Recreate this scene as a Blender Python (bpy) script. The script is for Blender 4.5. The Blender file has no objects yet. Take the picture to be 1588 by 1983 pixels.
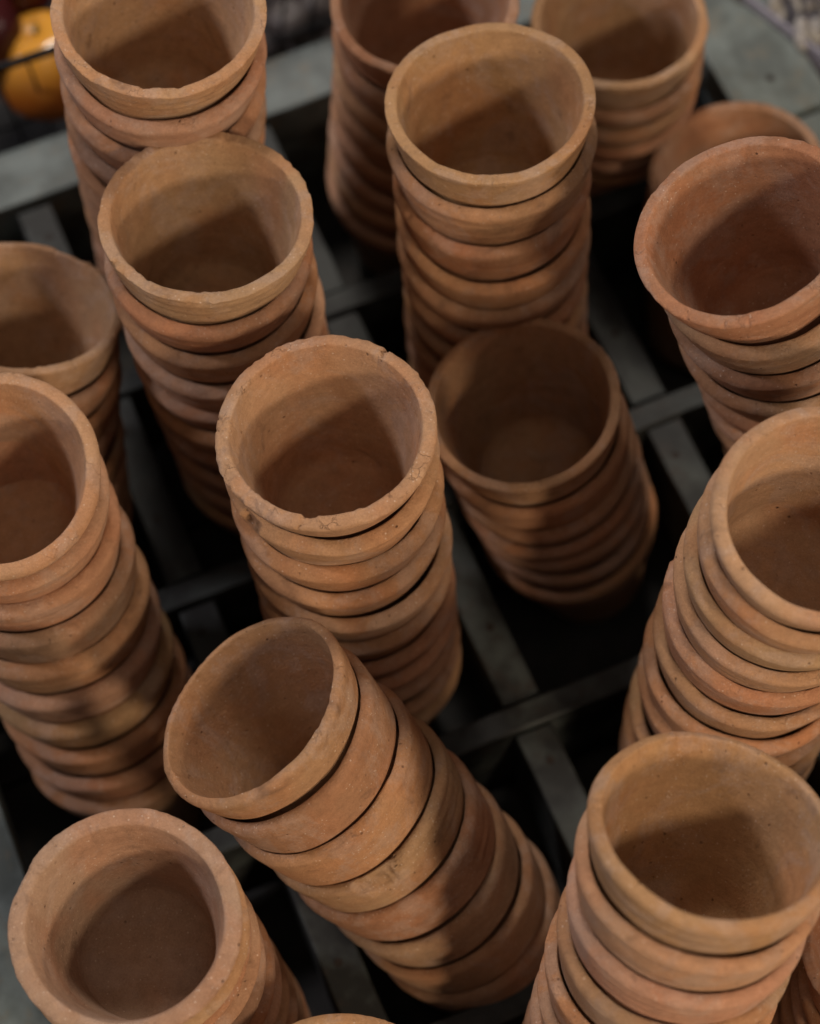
import bpy, math, random
import numpy as np
from mathutils import Vector, Matrix

scene = bpy.context.scene
COL = scene.collection
PI = math.pi

# ------------------------------------------------------------------ camera
CELL = 0.17                                   # pitch of the crate's compartments, metres
IW, IH, FPX = 1588.0, 1983.0, 4433.2          # picture size the camera was solved for
PITCH, ROLL, YAW = 1.10813, -0.0899418, 0.31194
CAM = np.array([-0.0723286, -4.0784744, 8.0750266]) * CELL
fwd = np.array([0, math.cos(PITCH), -math.sin(PITCH)])
_r = np.array([1.0, 0, 0]); _u = np.cross(_r, fwd)
rgt = math.cos(ROLL) * _r + math.sin(ROLL) * _u
upv = -math.sin(ROLL) * _r + math.cos(ROLL) * _u
cd = bpy.data.cameras.new("camera"); cam = bpy.data.objects.new("camera", cd); COL.objects.link(cam)
cam.matrix_world = Matrix(((rgt[0], upv[0], -fwd[0], CAM[0]), (rgt[1], upv[1], -fwd[1], CAM[1]),
                           (rgt[2], upv[2], -fwd[2], CAM[2]), (0, 0, 0, 1)))
cd.sensor_fit = 'VERTICAL'; cd.sensor_height = 36; cd.lens = FPX * 36 / IH
cd.clip_start = 0.05; cd.clip_end = 50
cd.dof.use_dof = True; cd.dof.focus_distance = 1.225; cd.dof.aperture_fstop = 3.9
scene.camera = cam

# ------------------------------------------------------------------ light
scene.view_settings.view_transform = 'Standard'; scene.view_settings.look = 'None'
scene.view_settings.exposure = -0.05; scene.view_settings.gamma = 1.0
w = bpy.data.worlds.new("World"); scene.world = w; w.use_nodes = True
bg = w.node_tree.nodes["Background"]; bg.inputs[0].default_value = (0.96, 0.95, 1.0, 1); bg.inputs[1].default_value = 0.095

def lamp(name, az, el, dist, size, energy, color, target=(0.02, 0.0, 0.15)):
    """an area lamp; az measured in the table plane from +x (picture right), el above the table"""
    a, e = math.radians(az), math.radians(el)
    d = Vector((math.cos(a) * math.cos(e), math.sin(a) * math.cos(e), math.sin(e)))
    L = bpy.data.lights.new(name, 'AREA'); L.shape = 'DISK'; L.size = size; L.energy = energy; L.color = color
    o = bpy.data.objects.new(name, L); COL.objects.link(o)
    o.location = Vector(target) + d * dist
    o.rotation_euler = d.to_track_quat('Z', 'Y').to_euler()
    return o
lamp("stall_lamp_high", -57, 38, 2.6, 0.26, 24.5, (1.0, 0.82, 0.62))
lamp("stall_lamp_low", -66, 20, 2.5, 0.20, 27.0, (1.0, 0.81, 0.60))
lamp("overhead_fill", -80, 72, 2.6, 1.5, 5.0, (1.0, 0.86, 0.72))  # added soft fill without a real source, brightens the pot interiors
lamp("side_lamp", 8, 24, 2.6, 0.25, 6, (1.0, 0.80, 0.68))
lamp("side_window", 172, 38, 3.2, 0.40, 36, (0.95, 0.90, 0.96))
lamp("back_window", 95, 58, 3.6, 0.9, 72, (0.98, 0.89, 0.80), (0.0, 0.25, 0.0))

# ------------------------------------------------------------------ helpers
E1 = np.array([math.cos(YAW), math.sin(YAW), 0]); E2 = np.array([math.sin(YAW), -math.cos(YAW), 0])
BROW = 0.988
def grid(i, j, z=0.0):                         # lattice coordinates -> world
    return CELL * (E1 * (i - 1) + E2 * (j - 2) * BROW) + np.array([0, 0, z])
def ray(px, py):
    d = fwd + rgt * ((px - IW / 2) / FPX) - upv * ((py - IH / 2) / FPX)
    return d
def at_depth(px, py, Z): return CAM + ray(px, py) * Z
def at_height(px, py, z):
    d = ray(px, py); return CAM + d * ((z - CAM[2]) / d[2])

def tag(o, label=None, cat=None, group=None, kind=None):
    if label: o["label"] = label
    if cat: o["category"] = cat
    if group: o["group"] = group
    if kind: o["kind"] = kind
    return o
def empty(name, loc):
    o = bpy.data.objects.new(name, None); COL.objects.link(o); o.location = loc; o.empty_display_size = 0.03
    return o
def mesh_obj(name, verts, faces, mat, parent=None, smooth=False, loc=None):
    me = bpy.data.meshes.new(name)
    me.from_pydata([tuple(v) for v in verts], [], faces)
    me.materials.append(mat)
    if smooth: me.polygons.foreach_set("use_smooth", [True] * len(me.polygons))
    me.update()
    o = bpy.data.objects.new(name, me); COL.objects.link(o)
    if parent: o.parent = parent
    if loc is not None: o.location = loc
    return o

# ------------------------------------------------------------------ materials
def new_mat(name):
    m = bpy.data.materials.new(name); m.use_nodes = True
    nt = m.node_tree; b = nt.nodes["Principled BSDF"]
    return m, nt, b
def N(nt, t, **kw):
    n = nt.nodes.new(t)
    for k, v in kw.items():
        if hasattr(n, k): setattr(n, k, v)
        else: n.inputs[k.replace('_', ' ')].default_value = v
    return n
def ramp(nt, src, p0, p1, c0=(0, 0, 0, 1), c1=(1, 1, 1, 1)):
    r = nt.nodes.new("ShaderNodeValToRGB"); r.color_ramp.elements[0].position = p0; r.color_ramp.elements[1].position = p1
    r.color_ramp.elements[0].color = c0; r.color_ramp.elements[1].color = c1
    nt.links.new(src, r.inputs[0]); return r.outputs[0]
def mix(nt, fac, a, b, mode='MIX'):
    m = nt.nodes.new("ShaderNodeMix"); m.data_type = 'RGBA'; m.blend_type = mode
    for s, v in ((m.inputs[0], fac), (m.inputs[6], a), (m.inputs[7], b)):
        if hasattr(v, 'links'): nt.links.new(v, s)
        else: s.default_value = v
    return m.outputs[2]
def math_n(nt, op, a, b=0.0):
    m = nt.nodes.new("ShaderNodeMath"); m.operation = op
    for s, v in ((m.inputs[0], a), (m.inputs[1], b)):
        if hasattr(v, 'links'): nt.links.new(v, s)
        else: s.default_value = v
    return m.outputs[0]

def terracotta():
    m, nt, b = new_mat("terracotta")
    tc = nt.nodes.new("ShaderNodeTexCoord"); oi = nt.nodes.new("ShaderNodeObjectInfo")
    off = N(nt, "ShaderNodeVectorMath", operation='SCALE'); off.inputs[0].default_value = (37, 91, 53)
    nt.links.new(oi.outputs['Random'], off.inputs['Scale'])
    add = N(nt, "ShaderNodeVectorMath", operation='ADD')
    nt.links.new(tc.outputs['Object'], add.inputs[0]); nt.links.new(off.outputs[0], add.inputs[1])
    V = add.outputs[0]
    def noise(scale, detail=4, rough=0.55, vec=V, dist=0.0):
        n = N(nt, "ShaderNodeTexNoise", Scale=scale, Detail=detail, Roughness=rough, Distortion=dist)
        nt.links.new(vec, n.inputs['Vector']); return n.outputs['Fac']
    # broad firing tones: redder and paler areas
    big = noise(17, 3, 0.5, dist=0.6)
    col = mix(nt, math_n(nt, 'MULTIPLY', ramp(nt, big, 0.44, 0.66), 0.55), oi.outputs['Color'],
              mix(nt, 1.0, oi.outputs['Color'], (1.0, 0.74, 0.60, 1), 'MULTIPLY'))
    big2 = noise(26, 4, 0.6, dist=1.2)
    # chalky bloom
    col = mix(nt, math_n(nt, 'MULTIPLY', ramp(nt, math_n(nt, 'ADD', big2, math_n(nt, 'MULTIPLY', math_n(nt, 'SUBTRACT', noise(300, 5, 0.8), 0.5), 0.35)), 0.50, 0.62), 0.34), col, (0.42, 0.31, 0.25, 1))
    # stretched bands from the wheel
    mp = N(nt, "ShaderNodeMapping"); mp.inputs['Scale'].default_value = (7, 7, 330)
    nt.links.new(V, mp.inputs['Vector'])
    band = noise(1.0, 4, 0.65, mp.outputs[0])
    col = mix(nt, 0.13, col, ramp(nt, band, 0.3, 0.75, (0.45, 0.40, 0.38, 1), (1.45, 1.4, 1.35, 1)), 'MULTIPLY')
    mid = noise(120, 6, 0.7)
    col = mix(nt, 0.55, col, ramp(nt, mid, 0.25, 0.8, (0.62, 0.58, 0.54, 1), (1.3, 1.3, 1.3, 1)), 'MULTIPLY')
    fine = noise(800, 5, 0.85)
    col = mix(nt, 0.65, col, ramp(nt, fine, 0.25, 0.8, (0.6, 0.58, 0.55, 1), (1.35, 1.35, 1.35, 1)), 'MULTIPLY')
    # pale grit and dark pinholes
    def specks(scale, thr, soft):
        v = N(nt, "ShaderNodeTexVoronoi", Scale=scale); nt.links.new(V, v.inputs['Vector'])
        near = ramp(nt, v.outputs['Distance'], thr, thr + soft, (1, 1, 1, 1), (0, 0, 0, 1))
        sep = nt.nodes.new("ShaderNodeSeparateColor"); nt.links.new(v.outputs['Color'], sep.inputs[0])
        pick = ramp(nt, sep.outputs[0], 0.90, 1.0)
        return math_n(nt, 'MULTIPLY', near, pick)
    col = mix(nt, math_n(nt, 'MULTIPLY', specks(520, 0.10, 0.25), 0.8), col, (0.62, 0.47, 0.36, 1))
    col = mix(nt, math_n(nt, 'MULTIPLY', math_n(nt, 'MULTIPLY', specks(900, 0.18, 0.3), ramp(nt, noise(30, 3, 0.6), 0.5, 0.62)), 0.8), col, (0.60, 0.49, 0.40, 1))
    pits = specks(260, 0.04, 0.22)
    col = mix(nt, math_n(nt, 'MULTIPLY', pits, 0.75), col, (0.07, 0.03, 0.016, 1))
    # fine drying cracks, strongest near the lip (object alpha says how cracked a pot is)
    vc = N(nt, "ShaderNodeTexVoronoi", Scale=120, feature='DISTANCE_TO_EDGE')
    wob = N(nt, "ShaderNodeVectorMath", operation='ADD'); wn = N(nt, "ShaderNodeTexNoise", Scale=240, Detail=3)
    nt.links.new(V, wn.inputs['Vector']); ws = N(nt, "ShaderNodeVectorMath", operation='SCALE'); ws.inputs['Scale'].default_value = 0.008
    nt.links.new(wn.outputs['Color'], ws.inputs[0]); nt.links.new(V, wob.inputs[0]); nt.links.new(ws.outputs[0], wob.inputs[1])
    nt.links.new(wob.outputs[0], vc.inputs['Vector'])
    crack = ramp(nt, vc.outputs['Distance'], 0.004, 0.030, (1, 1, 1, 1), (0, 0, 0, 1))
    crack = math_n(nt, 'MULTIPLY', crack, ramp(nt, noise(60, 3, 0.5), 0.56, 0.64))
    sz = nt.nodes.new("ShaderNodeSeparateXYZ"); nt.links.new(tc.outputs['Object'], sz.inputs[0])
    crack = math_n(nt, 'MULTIPLY', crack, ramp(nt, math_n(nt, 'MULTIPLY', sz.outputs[2], 5.0), 0.515, 0.53))
    crack = math_n(nt, 'MULTIPLY', crack, oi.outputs['Alpha'])
    col = mix(nt, math_n(nt, 'MULTIPLY', crack, 0.6), col, (0.045, 0.02, 0.012, 1))
    # soot / dirt smudges
    sm = noise(38, 5, 0.65, dist=0.8)
    col = mix(nt, math_n(nt, 'MULTIPLY', ramp(nt, sm, 0.60, 0.76), 0.55), col, (0.10, 0.055, 0.035, 1))
    nt.links.new(col, b.inputs['Base Color'])
    b.inputs['Roughness'].default_value = 0.86; b.inputs['Specular IOR Level'].default_value = 0.28
    h = math_n(nt, 'ADD', math_n(nt, 'MULTIPLY', fine, 0.34), math_n(nt, 'MULTIPLY', mid, 0.7))
    h = math_n(nt, 'ADD', h, math_n(nt, 'MULTIPLY', band, 0.30))
    h = math_n(nt, 'SUBTRACT', h, math_n(nt, 'MULTIPLY', pits, 1.2))
    h = math_n(nt, 'SUBTRACT', h, math_n(nt, 'MULTIPLY', crack, 1.5))
    grit = noise(560, 4, 0.75); h = math_n(nt, 'ADD', h, math_n(nt, 'MULTIPLY', grit, 0.45))
    bp = N(nt, "ShaderNodeBump", Strength=0.8, Distance=0.0015)
    nt.links.new(h, bp.inputs['Height']); nt.links.new(bp.outputs[0], b.inputs['Normal'])
    return m
TERRA = terracotta()

def painted_wood(name, c0, c1, worn, rough=0.5):
    m, nt, b = new_mat(name)
    tc = nt.nodes.new("ShaderNodeTexCoord"); oi = nt.nodes.new("ShaderNodeObjectInfo")
    off = N(nt, "ShaderNodeVectorMath", operation='SCALE'); off.inputs[0].default_value = (11, 7, 5)
    nt.links.new(oi.outputs['Random'], off.inputs['Scale'])
    add = N(nt, "ShaderNodeVectorMath", operation='ADD')
    nt.links.new(tc.outputs['Object'], add.inputs[0]); nt.links.new(off.outputs[0], add.inputs[1])
    mp = N(nt, "ShaderNodeMapping"); mp.inputs['Scale'].default_value = (10, 140, 140)
    nt.links.new(add.outputs[0], mp.inputs['Vector'])
    g = N(nt, "ShaderNodeTexNoise", Scale=1.0, Detail=5, Roughness=0.6); nt.links.new(mp.outputs[0], g.inputs['Vector'])
    n1 = N(nt, "ShaderNodeTexNoise", Scale=22, Detail=5, Roughness=0.6); nt.links.new(add.outputs[0], n1.inputs['Vector'])
    n2 = N(nt, "ShaderNodeTexNoise", Scale=60, Detail=6, Roughness=0.7); nt.links.new(add.outputs[0], n2.inputs['Vector'])
    col = mix(nt, ramp(nt, n1.outputs['Fac'], 0.42, 0.60), c0, c1)
    col = mix(nt, math_n(nt, 'MULTIPLY', ramp(nt, g.outputs['Fac'], 0.5, 0.8), 0.45), col, c0)
    col = mix(nt, math_n(nt, 'MULTIPLY', ramp(nt, n2.outputs['Fac'], 0.54, 0.66), 0.8), col, worn)
    nt.links.new(col, b.inputs['Base Color'])
    b.inputs['Roughness'].default_value = rough; b.inputs['Specular IOR Level'].default_value = 0.35
    bp = N(nt, "ShaderNodeBump", Strength=0.5, Distance=0.0008)
    nt.links.new(math_n(nt, 'ADD', g.outputs['Fac'], n2.outputs['Fac']), bp.inputs['Height'])
    nt.links.new(bp.outputs[0], b.inputs['Normal'])
    return m
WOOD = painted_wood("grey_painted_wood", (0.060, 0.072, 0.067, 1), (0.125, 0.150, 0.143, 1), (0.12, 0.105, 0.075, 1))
DIVWOOD = painted_wood("worn_shaded_divider_wood", (0.008, 0.008, 0.007, 1), (0.036, 0.041, 0.038, 1), (0.020, 0.014, 0.010, 1), 0.6)  # worn grey crate wood with the dividers' shade put into its darker colours
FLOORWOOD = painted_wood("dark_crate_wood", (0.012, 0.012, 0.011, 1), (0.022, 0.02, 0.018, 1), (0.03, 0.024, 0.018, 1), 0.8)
def plain(name, c, rough=0.6, metal=0.0, bump=None, spec=0.4):
    m, nt, b = new_mat(name)
    tc = nt.nodes.new("ShaderNodeTexCoord")
    n = N(nt, "ShaderNodeTexNoise", Scale=(bump or 60), Detail=5); nt.links.new(tc.outputs['Object'], n.inputs['Vector'])
    d = tuple(x * 0.65 for x in c[:3]) + (1,)
    nt.links.new(mix(nt, ramp(nt, n.outputs['Fac'], 0.35, 0.65), c, d), b.inputs['Base Color'])
    b.inputs['Roughness'].default_value = rough; b.inputs['Metallic'].default_value = metal
    b.inputs['Specular IOR Level'].default_value = spec
    return m
WIRE = plain("dark_wire", (0.012, 0.012, 0.014, 1), 0.35, 0.8)
TABLE = plain("dark_table", (0.012, 0.011, 0.011, 1), 0.8)
LILAC = plain("lilac_card", (0.24, 0.23, 0.28, 1), 0.6)
FIG = plain("dull_fruit_skin", (0.075, 0.06, 0.055, 1), 0.5)
REDSKIN = plain("dark_red_skin", (0.07, 0.008, 0.008, 1), 0.3)

# ------------------------------------------------------------------ the table and the crate
me_t = mesh_obj("table_top", [(-3, -3, 0), (3, -3, 0), (3, 3, 0), (-3, 3, 0)], [(0, 1, 2, 3)], TABLE, loc=(0, 0, -0.125))
tag(me_t, kind="structure")

crate = empty("wooden_crate", tuple(grid(1, 3, -0.122)))
tag(crate, "grey painted wooden crate divided into square compartments, all the pot stacks standing in it", "crate")
rng = random.Random(4)
def board(name, i0, i1, j0, j1, z0, z1, mat=WOOD, along='i', bev=0.0016):
    """a board with rounded top edges, worn a little out of true; local x runs along its grain"""
    a = grid(i0, j0); b_ = grid(i1, j1)
    c = (a + b_) / 2
    lx = abs(i1 - i0) * CELL / 2; ly = abs(j1 - j0) * CELL * BROW / 2
    if along == 'j': lx, ly = ly, lx
    n = max(2, int(lx * 2 / 0.03))
    prof = []
    for k in range(4):
        t = k / 3 * PI / 2
        prof.append((ly - bev + bev * math.cos(t), z1 - bev + bev * math.sin(t)))
    prof = [(ly, z0)] + prof + [(-y, z) for y, z in reversed(prof)] + [(-ly, z0)]
    verts = []; faces = []; P = len(prof)
    for k in range(n + 1):
        x = -lx + 2 * lx * k / n
        wy = rng.uniform(-0.0005, 0.0005); wz = rng.uniform(-0.0004, 0.0004)
        for (y, z) in prof: verts.append((x, y + wy, z + (wz if z > z0 + 0.01 else 0)))
    for k in range(n):
        for q in range(P):
            r = (q + 1) % P
            faces.append((k * P + q, k * P + r, (k + 1) * P + r, (k + 1) * P + q))
    faces.append(tuple(range(P - 1, -1, -1))); faces.append(tuple(n * P + q for q in range(P)))
    ang = YAW if along == 'i' else YAW - PI / 2
    o = mesh_obj(name, verts, faces, mat)
    cr = crate.location
    o.parent = crate; o.location = (c[0] - cr[0], c[1] - cr[1], -cr[2] + rng.uniform(-0.0006, 0.0006))
    o.rotation_euler = (0, 0, ang + rng.uniform(-0.004, 0.004))
    return o
I0, I1, J0, J1 = -1, 3, 0, 6
SW, BW, DEP = 0.052, 0.075, -0.085             # half widths in cells, depth
for j in range(J0 + 1, J1):
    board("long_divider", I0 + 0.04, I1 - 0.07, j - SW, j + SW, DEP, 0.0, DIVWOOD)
for i in range(I0 + 1, I1):
    for j in range(J0, J1):
        a0 = j + SW + 0.012 + (0.0 if j > J0 else -SW + 0.006); a1 = j + 1 - SW - 0.020 + (0 if j < J1 - 1 else SW)
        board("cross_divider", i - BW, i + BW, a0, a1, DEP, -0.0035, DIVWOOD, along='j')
board("rim_board", I0 - 0.34, I1 + 0.33, J0 - 0.285, J0, -0.03, 0.004)
board("rim_board", I0 - 0.34, I1 + 0.33, J1, J1 + 0.285, -0.03, 0.004)
board("rim_board", I1 - 0.075, I1 + 0.33, J0 + 0.012, 0.93, -0.03, 0.004, along='j')
board("rim_board", I1 - 0.065, I1 + 0.34, 0.957, J1 - 0.012, -0.03, 0.002, along='j')
board("rim_board", I0 - 0.34, I0 + 0.05, J0 + 0.012, J1 - 0.012, -0.03, 0.004, along='j')
for (i0, i1, j0, j1, al) in ((I0 - 0.2, I1 + 0.2, J0 - 0.2, J0 - 0.1, 'i'), (I0 - 0.2, I1 + 0.2, J1 + 0.1, J1 + 0.2, 'i'),
                             (I0 - 0.2, I0 - 0.1, J0 - 0.09, J1 + 0.09, 'j'), (I1 + 0.1, I1 + 0.2, J0 - 0.09, J1 + 0.09, 'j')):
    board("side_board", i0, i1, j0, j1, -0.112, -0.032, along=al)
for k in range(8):
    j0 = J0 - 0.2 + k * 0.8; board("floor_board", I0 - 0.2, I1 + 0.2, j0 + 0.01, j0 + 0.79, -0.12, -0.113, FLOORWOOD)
FLOOR = -0.112
NAIL = plain("rusty_nail", (0.02, 0.012, 0.008, 1), 0.7, 0.3)
nv = [(0.0028 * math.cos(q * PI / 5), 0.0028 * math.sin(q * PI / 5), z) for z in (0, .0008) for q in range(10)]
nf = [tuple(range(10, 20))] + [(q, (q + 1) % 10, 10 + (q + 1) % 10, 10 + q) for q in range(10)]
nail_me = None
for (i, j, zz) in [(i + rng.uniform(-.02, .02), j + dj + rng.uniform(-.03, .03), -.0036) for i in range(I0 + 1, I1) for j in range(J0, J1) for dj in (.2, .62)] + \
        [(3.13, .72, .0042)]:
    p = grid(i, j)
    if nail_me is None:
        nl = mesh_obj("nail", nv, nf, NAIL, crate); nail_me = nl.data
    else:
        nl = bpy.data.objects.new("nail", nail_me); COL.objects.link(nl); nl.parent = crate
    nl.location = (p[0] - crate.location.x, p[1] - crate.location.y, zz - crate.location.z)

# ------------------------------------------------------------------ pots
def pot_mesh(name, R, H, wall, taper, seg, seed, chips=(), cracks=(), fine=1.0, drop=.002, pw=2.6, collar=.027):
    rs = np.random.RandomState(seed)
    zin = -H + 0.009
    P = []                                                          # profile (r, z, part): z = 0 at the rim
    ri = R - wall; r0 = ri + .0008
    rb = ri - .0020                                                 # outside of the body just below the collar
    Rb = rb - taper * (H - collar)
    P += [(0.0005, -H, 0), (Rb * .5, -H, 0), (Rb - .003, -H, 0), (Rb - .0008, -H + .0008, 0)]
    nb = 7 if seg < 200 else 12
    for k in range(nb):
        z = -H + .003 + (H - .003 - collar - .0030) * k / (nb - 1)
        P.append((rb + taper * (z + collar), z, 1))
    P += [(rb + .0002, -collar - .0020, 1), (ri - .0006, -collar - .0005, 1), (ri + .0008, -collar, 1), (ri + .0013, -collar + .0005, 1)]
    nz = 8 if seg < 200 else 16
    zt = -drop
    for k in range(1, nz):
        t = k / nz; z = -collar + .0005 + (collar - .0005 - drop) * t
        P.append((ri + .0013 + (R - ri - .0013) * (1.15 * t - .15 * t * t * t), z, 1))
    m1 = 6 if seg < 200 else 14
    for k in range(m1):                                             # the rounded lip, a quarter super-ellipse
        t = PI / 2 * (1 - k / m1)
        c_, s_ = math.cos(t) ** (2 / pw), math.sin(t) ** (2 / pw)
        P.append((r0 + (R - r0) * s_, -drop + drop * c_, 2 if k < m1 * .45 else 3))
    P += [(r0, 0, 3), (ri + .0004, -.0007, 4), (ri - .0001, -.0022, 4), (ri - .0009, -.006, 4)]
    nz2 = 10 if seg < 200 else 18
    for k in range(1, nz2):
        t = k / nz2; z = -.006 + (zin + .006 + .012) * t
        P.append((ri - .0012 + taper * (z + .006) * 1.0, z, 5))
    rl = P[-1][0]
    for q in range(1, 7):
        t = q / 6 * PI / 2; P.append((rl - .012 * (1 - math.cos(t)) * .95 - taper * .010 * math.sin(t) * .6, zin + .012 - .0117 * math.sin(t), 5))
    rl = P[-1][0]
    P += [(rl * .7, zin, 6), (rl * .4, zin + .0004, 6), (0.0005, zin, 6)]
    P = np.array(P); n = len(P)
    th = np.linspace(0, 2 * PI, seg, endpoint=False)
    TH, PI_ = np.meshgrid(th, np.arange(n))
    r = P[PI_, 0].copy(); z = P[PI_, 1].copy(); part = P[PI_, 2]
    # out-of-round, uneven rim height, hand-made ripple
    def four(lo, hi, amp, seed2, zf=0.0):
        q = np.random.RandomState(seed2); out = np.zeros_like(TH)
        for f in range(lo, hi):
            out += q.normal() / math.sqrt(hi - lo) * np.sin(f * TH + q.uniform(0, 2 * PI) + zf * q.normal() * z * 300)
        return out * amp
    r *= 1 + four(2, 4, 0.007, seed + 1) + four(4, 9, 0.003, seed + 2, .3)
    rimw = np.clip(1 + z / 0.02, 0, 1)
    z += rimw * (four(2, 5, 0.0006, seed + 3) + four(6, 16, 0.00022, seed + 4))
    lip = ((part == 2) | (part == 3) | (part == 4)).astype(float)
    if seg > 200:
        env = np.clip(.45 + four(2, 9, .5, seed + 15), .1, 1.3); rough = env * (four(6, 16, 0.00022 * fine, seed + 25, 1) + four(14, 60, 0.00020 * fine, seed + 5, 2) + four(60, 150, 0.00007 * fine, seed + 6, 5))
        r += lip * (part < 4) * rough
        z += (part >= 2) * (part < 5) * env * (four(6, 14, 0.00022 * fine, seed + 27, 1) + four(12, 50, 0.00014 * fine, seed + 7, 1) + four(50, 140, 0.00005 * fine, seed + 8, 1))
    else:
        r += lip * four(10, 40, 0.00012, seed + 5, 2)
    # throwing ripple
    q = np.random.RandomState(seed + 9)
    for _ in range(5):
        f = q.uniform(250, 900); r += (part == 1) * q.uniform(.00003, .00012) * np.sin(f * z + q.uniform(0, 6) + .8 * np.sin(TH + q.uniform(0, 6)))
    for _ in range(3):
        f = q.uniform(200, 500); r += (part == 5) * q.uniform(.00003, .00010) * np.sin(f * z + q.uniform(0, 6) + .8 * np.sin(TH))
    # chips out of the outer (side = 'o') or inner (side = 'i') edge of the lip
    def adiff(a): return (TH - a + PI) % (2 * PI) - PI
    for (a, wd, dep, side) in chips:
        a = math.radians(a); wd = math.radians(wd) / 2
        jag = 1 + .16 * np.sin(TH * 37 + seed) + .10 * np.sin(TH * 89 + 2 * seed)
        m = np.clip((1 - (np.abs(adiff(a)) / wd) ** 2.2) * jag, 0, 1)
        if side == 'o':
            edge = np.clip((P[PI_, 0] - (R - wall * .62)) / (wall * .6), 0, 1) * ((part >= 1) & (part <= 3)) * np.clip(1 + (P[PI_, 1]) / (dep * 2.2), 0, 1)
            z -= m * edge * dep; r -= m * edge * dep * .75
        else:
            edge = np.clip(1 - (P[PI_, 0] - (R - wall)) / (wall * .95), 0, 1) * ((part >= 3) & (part <= 5)) * np.clip(1 + (P[PI_, 1]) / (dep * 3), 0, 1)
            z -= m * edge * dep; r += m * edge * dep * .5
    for (a, wd, dep) in cracks:
        a = math.radians(a)
        jag = .012 * np.sin(P[PI_, 0] * 3100 + seed) + .02 * np.sin(P[PI_, 0] * 1300) + P[PI_, 1] * 2
        m = np.exp(-((adiff(a) + jag) / math.radians(wd)) ** 2) * lip
        z -= m * dep * (part < 5); r -= m * dep * .6 * (part == 2)
    x = r * np.cos(TH); y = r * np.sin(TH); zz = z + H
    co = np.stack([x, y, zz], -1).reshape(-1, 3)
    idx = np.arange(n * seg).reshape(n, seg)
    a = idx[:-1]; b2 = np.roll(idx, -1, 1)[:-1]; c = np.roll(idx, -1, 1)[1:]; d = idx[1:]
    quads = np.stack([a, b2, c, d], -1).reshape(-1, 4)
    me = bpy.data.meshes.new(name)
    me.vertices.add(len(co)); me.vertices.foreach_set("co", co.ravel())
    me.loops.add(quads.size); me.loops.foreach_set("vertex_index", quads.ravel())
    me.polygons.add(len(quads)); me.polygons.foreach_set("loop_start", np.arange(0, quads.size, 4))
    me.polygons.foreach_set("use_smooth", np.ones(len(quads), dtype=bool))
    me.materials.append(TERRA); me.update(); me.validate()
    return me

TONES = {                       # fired clay colours (linear reflectance) and how they read
    'tan':    ((0.45, 0.280, 0.155), 'tan'),
    'ochre':  ((0.43, 0.250, 0.125), 'ochre'),
    'orange': ((0.43, 0.222, 0.115), 'orange'),
    'pink':   ((0.46, 0.268, 0.168), 'pinkish'),
    'red':    ((0.36, 0.180, 0.095), 'reddish'),
    'brown':  ((0.35, 0.195, 0.110), 'brown'),
    'olive':  ((0.38, 0.240, 0.135), 'dull tan'),
    'grey':   ((0.36, 0.250, 0.170), 'greyish'),
}
ORD = ['top', 'second', 'third', 'fourth', 'fifth', 'sixth', 'seventh', 'eighth', 'ninth', 'tenth', 'eleventh', 'twelfth', 'thirteenth',
       'fourteenth', 'fifteenth', 'sixteenth', 'seventeenth', 'eighteenth', 'nineteenth', 'twentieth', 'twenty-first']

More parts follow.
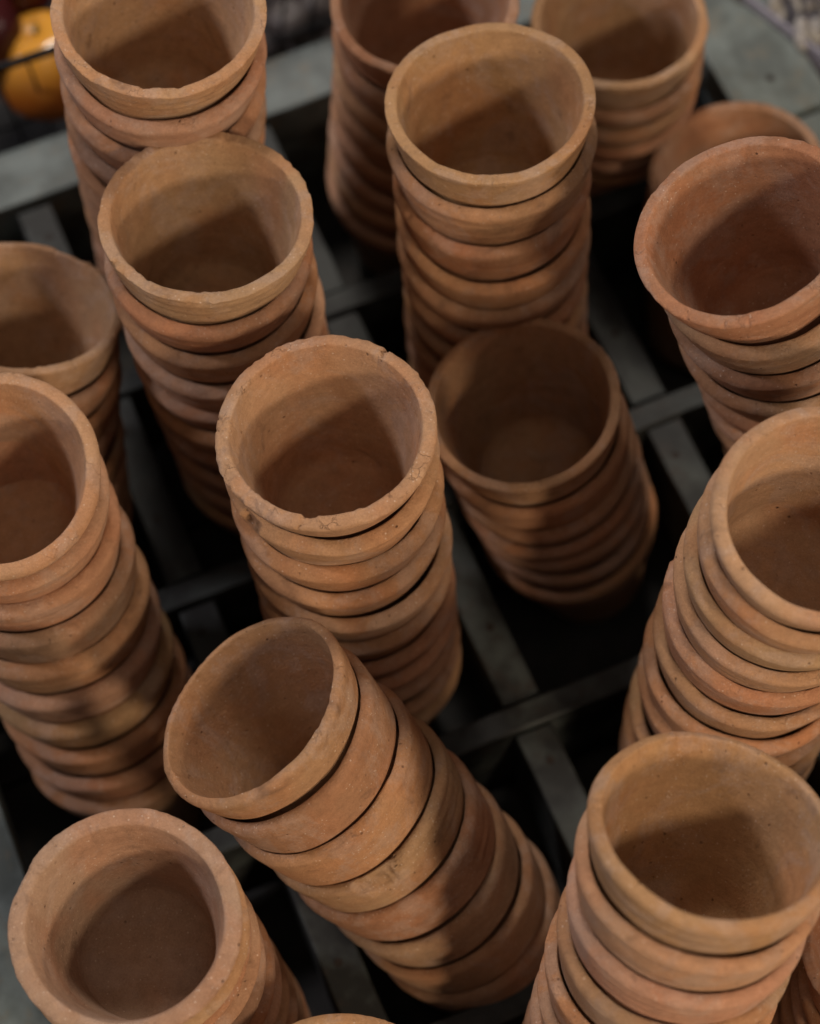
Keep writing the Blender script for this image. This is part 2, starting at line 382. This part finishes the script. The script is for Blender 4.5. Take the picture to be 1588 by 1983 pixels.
# each stack: where its top rim stands (cx, cy, width and roundness as seen, lean), its cell, pot spacings, clay tones
STACKS = [
 dict(key='back left stack', top=(307, 20, 417, .775, -3), cell=(.50, .52), sp=[.028, .033, .034, .033], drop=.001, tones=['tan', 'pink', 'orange', 'brown', 'orange'],
      wall=.0074, note='tan clay pot with pale smooth lip, top of the back left stack', chips=[(265, 8, .0012, 'i'), (285, 5, .001, 'i')]),
 dict(key='stack behind the centre one on the left', top=(398, 417, 417, .79, -5), cell=(.52, 1.55), sp=[.030, .031, .033, .034, .031, .034], drop=.0008, tones=['tan', 'orange', 'orange', 'pink', 'brown', 'orange'],
      wall=.0074, note='tan clay pot with pitted gritty lip, top of the stack left behind the centre', chips=[(268, 13, .0022, 'o'), (215, 4, .0018, 'o'), (20, 8, .001, 'o')], fine=1.5, crack=.2),
 dict(key='back middle stack', top=(822, 0, 368, .77, -2), cell=(1.5, .48), sp=[.030, .032], tones=['brown', 'brown', 'olive', 'brown'], wall=.007,
      note='shaded brown clay pot partly cut off, top of the back middle stack', D=.119),
 dict(key='tall stack right of top centre', top=(950, 195, 410, .75, -1), cell=(1.5, 1.55), sp=[.028, .036, .036, .032, .032, .028, .03], drop=.0008, tones=['ochre', 'ochre', 'orange', 'orange', 'brown', 'orange'],
      wall=.0072, note='orange tan clay pot, smudge inside, top of the tall stack right of top centre', fine=.8),
 dict(key='back right stack', top=(1199, 37, 342, .76, 2), cell=(2.45, .5), sp=[.026, .024, .028], tones=['olive', 'brown', 'brown'], wall=.0068,
      note='blurred tan clay pot with dark inside, top of the back right stack', D=.116),
 dict(key='low stack behind the tilted right pot', top=(1425, 328, 338, .80, -4), cell=(2.50, 1.42), sp=[.027], tones=['brown', 'olive'], wall=.0072,
      note='round-rimmed brown clay pot mostly hidden behind the tilted reddish pot', D=.118),
 dict(key='right stack topped by the tilted reddish pot', top=(1441, 442, 442, .80, -22), cell=(2.56, 2.45), neck=.004, sp=[.028, .037, .038, .036], tones=['red', 'olive', 'brown', 'olive', 'brown'],
      wall=.0076, note='tilted reddish clay pot with flared lip, top of the right-hand stack', chips=[(255, 3, .0014, 'o'), (268, 2, .0014, 'o')], bend=.55),
 dict(key='left stack behind the big left one', top=(44, 590, 386, .665, 4), cell=(-.45, 1.45), sp=[.030, .027, .03], tones=['olive', 'brown', 'orange', 'brown'],
      wall=.0058, note='dusty clay pot with chalky stains inside, top of the upper left-edge stack', chips=[(66, 24, .0030, 'o')]),
 dict(key='big left-edge stack', drop=.0045, pw=2.0, top=(-15, 916, 424, .94, -24), cell=(-.45, 2.5), sp=[.030, .036, .034, .035, .033, .031, .030, .031], tones=['pink', 'pink', 'orange', 'olive', 'ochre', 'pink', 'olive', 'orange', 'red'],
      wall=.0086, note='pinkish clay pot with broad lip and dark soot inside, top of the left stack', cracks=[(2, .7, .0007)], chips=[(352, 6, .0012, 'o')]),
 dict(key='centre stack', drop=.0036, pw=2.4, top=(630, 831, 435, .865, -11), cell=(.55, 2.52), sp=[.026, .034, .033, .034, .035, .030, .029], tones=['pink', 'ochre', 'orange', 'orange', 'brown', 'ochre', 'red', 'orange'],
      wall=.0084, note='pinkish clay pot with cracked and chipped lip, top of the centre stack',
      chips=[(262, 10, .0025, 'i'), (232, 26, .0026, 'o'), (205, 16, .0016, 'o'), (168, 26, .0012, 'o'), (300, 12, .0014, 'o'), (330, 8, .0012, 'o'), (57, 4, .0018, 'o')],
      cracks=[(57, 1.0, .0022), (171, .8, .0014), (178, .8, .0010), (258, .8, .0012)], fine=2.2, crack=.45),
 dict(key='shaded stack right of the centre one', top=(1011, 779, 384, .875, -14), cell=(1.56, 2.27), sp=[.032, .036, .026, .026, .027, .026, .03], tones=['ochre', 'orange', 'brown', 'brown', 'brown', 'brown'],
      wall=.0066, note='smooth brown clay pot with round lip, top of the shaded stack right of centre', fine=.5),
 dict(key='right-edge stack', drop=.005, pw=2.0, top=(1609, 998, 466, .90, 42), cell=(1.56, 3.42), sp=[.029, .032, .031, .033, .036, .034, .036], tones=['tan', 'ochre', 'olive', 'ochre', 'orange', 'ochre', 'orange'],
      wall=.0080, note='tan clay pot cut off by the frame, top of the right-edge stack', bend=.9, fine=.7),
 dict(key='leaning stack', top=(483, 1371, 430, .64, -49), cell=(.58, 3.74), sp=[.025, .037, .038, .035, .039, .037, .038], drop=.0035, pw=2.0, tones=['ochre', 'red', 'orange', 'olive', 'red', 'olive', 'brown', 'brown'],
      wall=.0058, note='ochre clay pot lying tilted to the left, top of the leaning stack', bend=.8),
 dict(key='front left stack', top=(242, 1786, 456, .965, -36), cell=(-.50, 3.72), sp=[.020, .020, .022, .024], tones=['grey', 'tan', 'orange', 'brown'],
      wall=.0098, note='greyish clay pot with chipped thick lip facing up, top of front left stack', chips=[(157, 24, .0036, 'i'), (157, 22, .0018, 'o'), (330, 10, .001, 'o')], fine=1.4, H=.098, taper=.17),
 dict(key='front right stack', drop=.005, pw=2.0, top=(1385, 1598, 498, .745, 20), cell=(.62, 4.50), sp=[.028, .031, .031, .032], tones=['ochre', 'tan', 'pink', 'olive', 'orange'],
      wall=.0070, note='ochre clay pot with rounded lip and dark inside, top of the front right stack', D=.124, bend=.8, fine=.6),
 dict(key='stack cut off at the bottom edge', top=(660, 2166, 452, .92, -4), cell=(-.42, 4.55), sp=[.03], tones=['tan', 'orange'], wall=.007,
      note='tan clay pot of which only the far lip shows at the bottom edge'),
 dict(key='stack at the lower right corner', top=(1765, 1800, 440, .80, -22), cell=(1.5, 4.5), sp=[.03], tones=['red', 'red', 'brown'], wall=.007,
      note='reddish clay pot cut off by the frame at the lower right corner'),
]
COLWORD = {k: v[1] for k, v in TONES.items()}
rnd = random.Random(11)
pot_count = 0
for si, S in enumerate(STACKS):
    D = S.get('D', .12); R = D / 2
    cx, cy, wpx, ratio, lean = S['top']
    Z = FPX * D / wpx
    C = at_depth(cx, cy, Z)
    v = C - CAM; v /= np.linalg.norm(v)
    la = math.radians(lean)
    m2 = rgt * math.sin(la) + upv * math.cos(la)
    m2 = m2 - v * (m2 @ v); m2 /= np.linalg.norm(m2)
    nrm = -v * ratio + m2 * math.sqrt(1 - ratio * ratio)
    B = grid(S['cell'][0], S['cell'][1], FLOOR)
    L = np.linalg.norm(C - B) * S.get('bend', .8)
    t = np.linspace(0, 1, 600)[:, None]
    T0, T1 = -nrm * L, np.array([0, 0, -1.0]) * L
    Pc = (2 * t**3 - 3 * t**2 + 1) * C + (t**3 - 2 * t**2 + t) * T0 + (-2 * t**3 + 3 * t**2) * B + (t**3 - t**2) * T1
    seglen = np.linalg.norm(np.diff(Pc, axis=0), axis=1); arc = np.concatenate([[0], np.cumsum(seglen)])
    H = S.get('H', .108)
    s = 0.0; k = 0
    while s < arc[-1] - H * .9 and k < len(ORD):
        i = min(int(np.searchsorted(arc, s)), 597)
        pos = Pc[i].copy(); ax = -(Pc[i + 1] - Pc[i]); ax /= np.linalg.norm(ax)
        sp = S['sp'][min(k, len(S['sp']) - 1)] if k < len(S['sp']) else S['sp'][-1] * rnd.uniform(.9, 1.1)
        spn = np.mean(S['sp'])
        if k > 0:
            ax = ax + (rgt * rnd.gauss(0, 1) + upv * rnd.gauss(0, 1)) * .009; ax /= np.linalg.norm(ax)
            pos += rgt * S.get('neck', 0)
            pos += (rgt * rnd.gauss(0, 1) + E2 * rnd.gauss(0, 1)) * .0004
        Rk = R * (1 + (rnd.gauss(0, .006) if k else 0))
        wall = S['wall'] * (1 if k == 0 else rnd.uniform(.92, 1.02))
        taper = S.get('taper', .185)
        taper = min(taper, .30)
        nm = "clay_pot"
        hi = k == 0
        seg = 480 if hi else (260 if k < 5 else 110)
        chips = S.get('chips', ()) if hi else []
        cracks = S.get('cracks', ()) if hi else []
        if hi:
            chips = list(chips)
            for _ in range(rnd.randint(7, 12)):
                chips.append((rnd.uniform(0, 360), rnd.uniform(1.5, 6), rnd.uniform(.0004, .0011), rnd.choice('ooi')))
        if not hi:
            for _ in range(rnd.choice((0, 1, 1, 2))):
                chips.append((rnd.uniform(200, 340), rnd.uniform(4, 14), rnd.uniform(.0008, .0018), 'o'))
            if S['key'] == 'leaning stack' and k == 3: chips = [(287, 20, .0105, 'o'), (276, 9, .005, 'o')]; cracks = [(300, .5, .002)]
            if S['key'] == 'centre stack' and k == 1: chips = [(222, 15, .0085, 'o'), (300, 5, .002, 'o')]
            if S['key'] == 'right-edge stack' and k == 4: chips = [(150, 9, .005, 'o'), (172, 5, .004, 'o')]
        me = pot_mesh(nm, Rk, H, wall, taper, seg, 100 * si + 7 * k + 3, chips, cracks, S.get('fine', 1.0) if hi else .55,
                      S.get('drop', .0022) if hi else rnd.uniform(.0045, .0068), S.get('pw', 2.8) if hi else rnd.uniform(1.6, 2.2),
                      max(.014, sp - rnd.uniform(.0014, .0030)))
        o = bpy.data.objects.new(nm, me); COL.objects.link(o)
        X = rgt - ax * (rgt @ ax); X /= np.linalg.norm(X); Y = np.cross(ax, X)
        org = pos - ax * H
        o.matrix_world = Matrix(((X[0], Y[0], ax[0], org[0]), (X[1], Y[1], ax[1], org[1]), (X[2], Y[2], ax[2], org[2]), (0, 0, 0, 1)))
        tn = S['tones'][k] if k < len(S['tones']) else rnd.choice(['orange', 'brown', 'ochre', 'pink', 'brown'])
        c = tuple(.78 * a_ + .22 * b_ for a_, b_ in zip(TONES[tn][0], (.44, .240, .128))); g = .93 + rnd.uniform(-.07, .07)
        o.color = (c[0] * g, c[1] * g * rnd.uniform(.97, 1.03), c[2] * g * rnd.uniform(.95, 1.05), S.get('crack', .25) if k == 0 else .15)
        if k == 0: lab = S['note']
        else: lab = "%s clay pot, %s in the %s" % (COLWORD[tn], ORD[k], S['key'])
        tag(o, lab, "clay pot", "clay pots nested in stacks in the crate")
        s += sp; k += 1; pot_count += 1
print("pots", pot_count)

# ------------------------------------------------------------------ wire basket with fruit behind the crate
def tube(name, pts, rad, mat, parent=None, n=8, loc=None):
    pts = [Vector(p) for p in pts]; verts = []; faces = []
    for i, p in enumerate(pts):
        d = (pts[min(i + 1, len(pts) - 1)] - pts[max(i - 1, 0)]).normalized()
        a = d.orthogonal().normalized(); b_ = d.cross(a)
        if i: # keep frame steady
            a = (pa - d * pa.dot(d)).normalized(); b_ = d.cross(a)
        pa = a
        for q in range(n):
            t = 2 * PI * q / n; verts.append(p + (a * math.cos(t) + b_ * math.sin(t)) * rad)
    for i in range(len(pts) - 1):
        for q in range(n):
            r = (q + 1) % n; faces.append((i * n + q, i * n + r, (i + 1) * n + r, (i + 1) * n + q))
    faces.append(tuple(range(n - 1, -1, -1))); faces.append(tuple((len(pts) - 1) * n + q for q in range(n)))
    return mesh_obj(name, verts, faces, mat, parent, True, loc)

ZR = 0.055
pa0 = at_height(0, 131, ZR); pa1 = at_height(112, 94, ZR)
u_ = (pa1 - pa0); u_[2] = 0; u_ /= np.linalg.norm(u_); vv = np.array([-u_[1], u_[0], 0])
A = pa0 - u_ * 0.16; BL, BWD = 0.46, 0.26
basket = empty("wire_basket", (A[0], A[1], -0.125))
tag(basket, "dark wire basket of fruit standing behind the crate's back rim", "basket")
def bl(a, b_, z):                       # basket coordinates -> local to the empty
    p = u_ * a + vv * b_; return (p[0], p[1], z + 0.125)
def rect(i, z, ins=0.0, k=6):
    pts = []; r = 0.03
    for (ca, cb, a0) in ((ins + r, ins + r, 180), (BL - ins - r, ins + r, 270), (BL - ins - r, BWD - ins - r, 0), (ins + r, BWD - ins - r, 90)):
        for q in range(k + 1):
            t = math.radians(a0 + 90 * q / k); pts.append(bl(ca + r * math.cos(t), cb + r * math.sin(t), z))
    return pts + [pts[0]]
tube("rim_wire", rect(0, ZR), .0034, WIRE, basket)
tube("hoop_wire", rect(0, -0.03, .013), .0012, WIRE, basket)
tube("base_wire", rect(0, -0.121, .03), .0016, WIRE, basket)
for q in range(17):
    a = .03 + (BL - .06) * q / 16
    for (b0, b1) in ((0, .03), (BWD, BWD - .03)):
        aa = a + (BL / 2 - a) * .12
        tube("upright_wire", [bl(a, b0, ZR), bl(a + (aa - a) * .5, b0 + (b1 - b0) * .4, -0.03), bl(aa, b1, -0.121)], .0012, WIRE, basket, 6)
for q in range(9):
    b_ = .03 + (BWD - .06) * q / 8
    for (a0, a1) in ((0, .03), (BL, BL - .03)):
        tube("upright_wire", [bl(a0, b_, ZR), bl(a0 + (a1 - a0) * .4, b_, -0.03), bl(a1, b_, -0.121)], .0012, WIRE, basket, 6)

def fruit_mat(name, low, high):
    m, nt, b = new_mat(name)
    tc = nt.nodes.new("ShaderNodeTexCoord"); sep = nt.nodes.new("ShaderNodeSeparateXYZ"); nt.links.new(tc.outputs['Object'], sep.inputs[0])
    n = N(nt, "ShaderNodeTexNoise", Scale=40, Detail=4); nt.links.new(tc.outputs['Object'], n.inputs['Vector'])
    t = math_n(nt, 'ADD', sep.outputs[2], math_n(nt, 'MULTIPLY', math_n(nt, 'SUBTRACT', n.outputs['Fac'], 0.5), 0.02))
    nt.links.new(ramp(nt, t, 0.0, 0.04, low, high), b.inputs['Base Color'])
    b.inputs['Roughness'].default_value = 0.22; b.inputs['Coat Weight'].default_value = 0.2
    return m
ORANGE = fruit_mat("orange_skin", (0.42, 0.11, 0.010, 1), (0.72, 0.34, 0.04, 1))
STEM = plain("green_stem", (0.10, 0.14, 0.05, 1), 0.6)
def lathe_fruit(name, R, squash, ribs, amp, mat, parent, loc, tilt=(0, 0, 0), dimple=.18):
    verts = []; faces = []; nu, nv = 40, 22
    for v_ in range(nv + 1):
        ph = PI * v_ / nv
        for q in range(nu):
            th = 2 * PI * q / nu
            rr = R * (1 + amp * math.cos(ribs * th) * math.sin(ph))
            z = R * squash * math.cos(ph) - R * dimple * math.exp(-(math.sin(ph) / .3) ** 2) * (1 if ph < PI / 2 else -.4)
            verts.append((rr * math.sin(ph) * math.cos(th), rr * math.sin(ph) * math.sin(th), z))
    for v_ in range(nv):
        for q in range(nu):
            r = (q + 1) % nu
            faces.append((v_ * nu + q, (v_ + 1) * nu + q, (v_ + 1) * nu + r, v_ * nu + r))
    o = mesh_obj(name, verts, faces, mat, parent, True, loc); o.rotation_euler = tilt
    return o
def calyx(parent, R, z, k=5):
    verts = [(0, 0, z + .002)]; faces = []
    for q in range(2 * k):
        t = 2 * PI * q / (2 * k); rr = R if q % 2 == 0 else R * .35
        verts.append((rr * math.cos(t), rr * math.sin(t), z + (0.0015 if q % 2 else -0.0005)))
    for q in range(2 * k): faces.append((0, 1 + q, 1 + (q + 1) % (2 * k)))
    mesh_obj("calyx", verts, faces, STEM, parent)
    tube("stalk", [(0, 0, z), (0.001, 0.001, z + .005), (.003, .002, z + .008)], .0016, STEM, parent, 6)

Zf = 1.725
fr = at_depth(92, 128, Zf)
t1 = empty("orange_tomato", tuple(fr)); tag(t1, "large glossy orange tomato with green stem scar, in the wire basket", "tomato")
t1.rotation_euler = (math.radians(-9), math.radians(-6), 0)
lathe_fruit("skin", .0425, .95, 5, .004, ORANGE, t1, (0, 0, 0)); calyx(t1, .008, .0415 * .90 - .0415 * .17)
f2 = at_depth(-62, 60, 1.70)
o = lathe_fruit("dark_red_fruit", .040, .85, 6, .02, REDSKIN, None, tuple(f2), (.3, .2, 0))
tag(o, "dark red fruit cut off by the left frame edge beside the orange tomato", "fruit")
f3 = at_depth(12, -58, 1.74)
o = lathe_fruit("dark_red_fruit", .042, .9, 5, .01, REDSKIN, None, tuple(f3), (.2, -.2, 0))
tag(o, "dark red round fruit in the top left corner behind the orange tomato", "fruit")
for q, (px, py, zz, rr) in enumerate(((560, 40, 1.80, .019), (618, 12, 1.81, .020), (588, 92, 1.82, .015), (530, 95, 1.82, .014), (640, 72, 1.82, .017), (545, -20, 1.84, .02), (600, -40, 1.85, .02))):
    p = at_depth(px, py, zz)
    words = ['grey-brown', 'dusky grey', 'small brown', 'dark brown', 'dull brown', 'dark grey', 'blackish']
    places = ['just right of the back left stack', 'beside the back middle stack', 'low in the gap between the back stacks', 'touching the left stack edge',
              'half behind the back middle stack', 'at the top frame edge', 'farthest back above the gap']
    o = lathe_fruit("dried_fruit", rr, .8, 4, .05, FIG, None, tuple(p), (q * .4, q * .7, q))
    tag(o, "%s dried fruit %s" % (words[q], places[q]), "fruit", "dried fruit behind the crate")

# ------------------------------------------------------------------ open box of pale cloves at the top right
q0 = at_height(1452, 0, 0.012); q1 = at_height(1588, 103, 0.012)
ub = q1 - q0; ub[2] = 0; ub /= np.linalg.norm(ub); vb = np.array([-ub[1], ub[0], 0])
if vb @ rgt < 0: vb = -vb
boxe = empty("card_box", (q0[0], q0[1], -0.125)); tag(boxe, "lilac-grey card box of pale cloves at the top right corner", "box")
def slab(name, a0, a1, b0, b1, z0, z1, mat, parent):
    vs = []
    for z in (z0, z1):
        for (a, b_) in ((a0, b0), (a1, b0), (a1, b1), (a0, b1)):
            p = ub * a + vb * b_; vs.append((p[0], p[1], z + 0.125))
    return mesh_obj(name, vs, [(3, 2, 1, 0), (4, 5, 6, 7), (0, 1, 5, 4), (1, 2, 6, 5), (2, 3, 7, 6), (3, 0, 4, 7)], mat, parent)
slab("near_wall", -.16, .26, 0.0, .003, -.124, .012, LILAC, boxe); slab("far_wall", -.16, .26, .197, .2, -.124, .012, LILAC, boxe)
slab("end_wall", -.163, -.160, 0, .2, -.124, .012, LILAC, boxe); slab("end_wall", .26, .263, 0, .2, -.124, .012, LILAC, boxe)
slab("base", -.16, .26, .003, .197, -.124, -.121, LILAC, boxe)
def cloves():
    m, nt, b = new_mat("clove_skin")
    tc = nt.nodes.new("ShaderNodeTexCoord")
    n = N(nt, "ShaderNodeTexNoise", Scale=55, Detail=5, Roughness=.7); nt.links.new(tc.outputs['Object'], n.inputs['Vector'])
    nt.links.new(ramp(nt, n.outputs['Fac'], .38, .64, (0.06, 0.05, 0.06, 1), (0.42, 0.40, 0.36, 1)), b.inputs['Base Color'])
    b.inputs['Roughness'].default_value = .45
    r = random.Random(5); verts = []; faces = []
    for q in range(420):
        a = r.uniform(-.15, .25); bb = r.uniform(.004, .19); hz = .002 + .02 * min(1, bb / .05) + r.uniform(-.008, .01)
        p = ub * a + vb * bb; R0 = r.uniform(.007, .012); base = len(verts)
        rot = Matrix.Rotation(r.uniform(0, 6), 3, 'X') @ Matrix.Rotation(r.uniform(0, 6), 3, 'Z')
        for v_ in range(7):
            ph = PI * v_ / 6
            for k in range(7):
                th = 2 * PI * k / 7
                vec = rot @ Vector((R0 * .62 * math.sin(ph) * math.cos(th), R0 * .5 * math.sin(ph) * math.sin(th), R0 * 1.2 * math.cos(ph) * (1.25 if v_ == 0 else 1)))
                verts.append((p[0] + vec.x, p[1] + vec.y, hz + vec.z))
        for v_ in range(6):
            for k in range(7):
                k2 = (k + 1) % 7; faces.append((base + v_ * 7 + k, base + (v_ + 1) * 7 + k, base + (v_ + 1) * 7 + k2, base + v_ * 7 + k2))
    o = mesh_obj("clove_heap", verts, faces, m, None, True, (q0[0], q0[1], 0))
    tag(o, "blurred heap of pale grey and white cloves filling the box at the top right", "cloves", kind="stuff")
cloves()
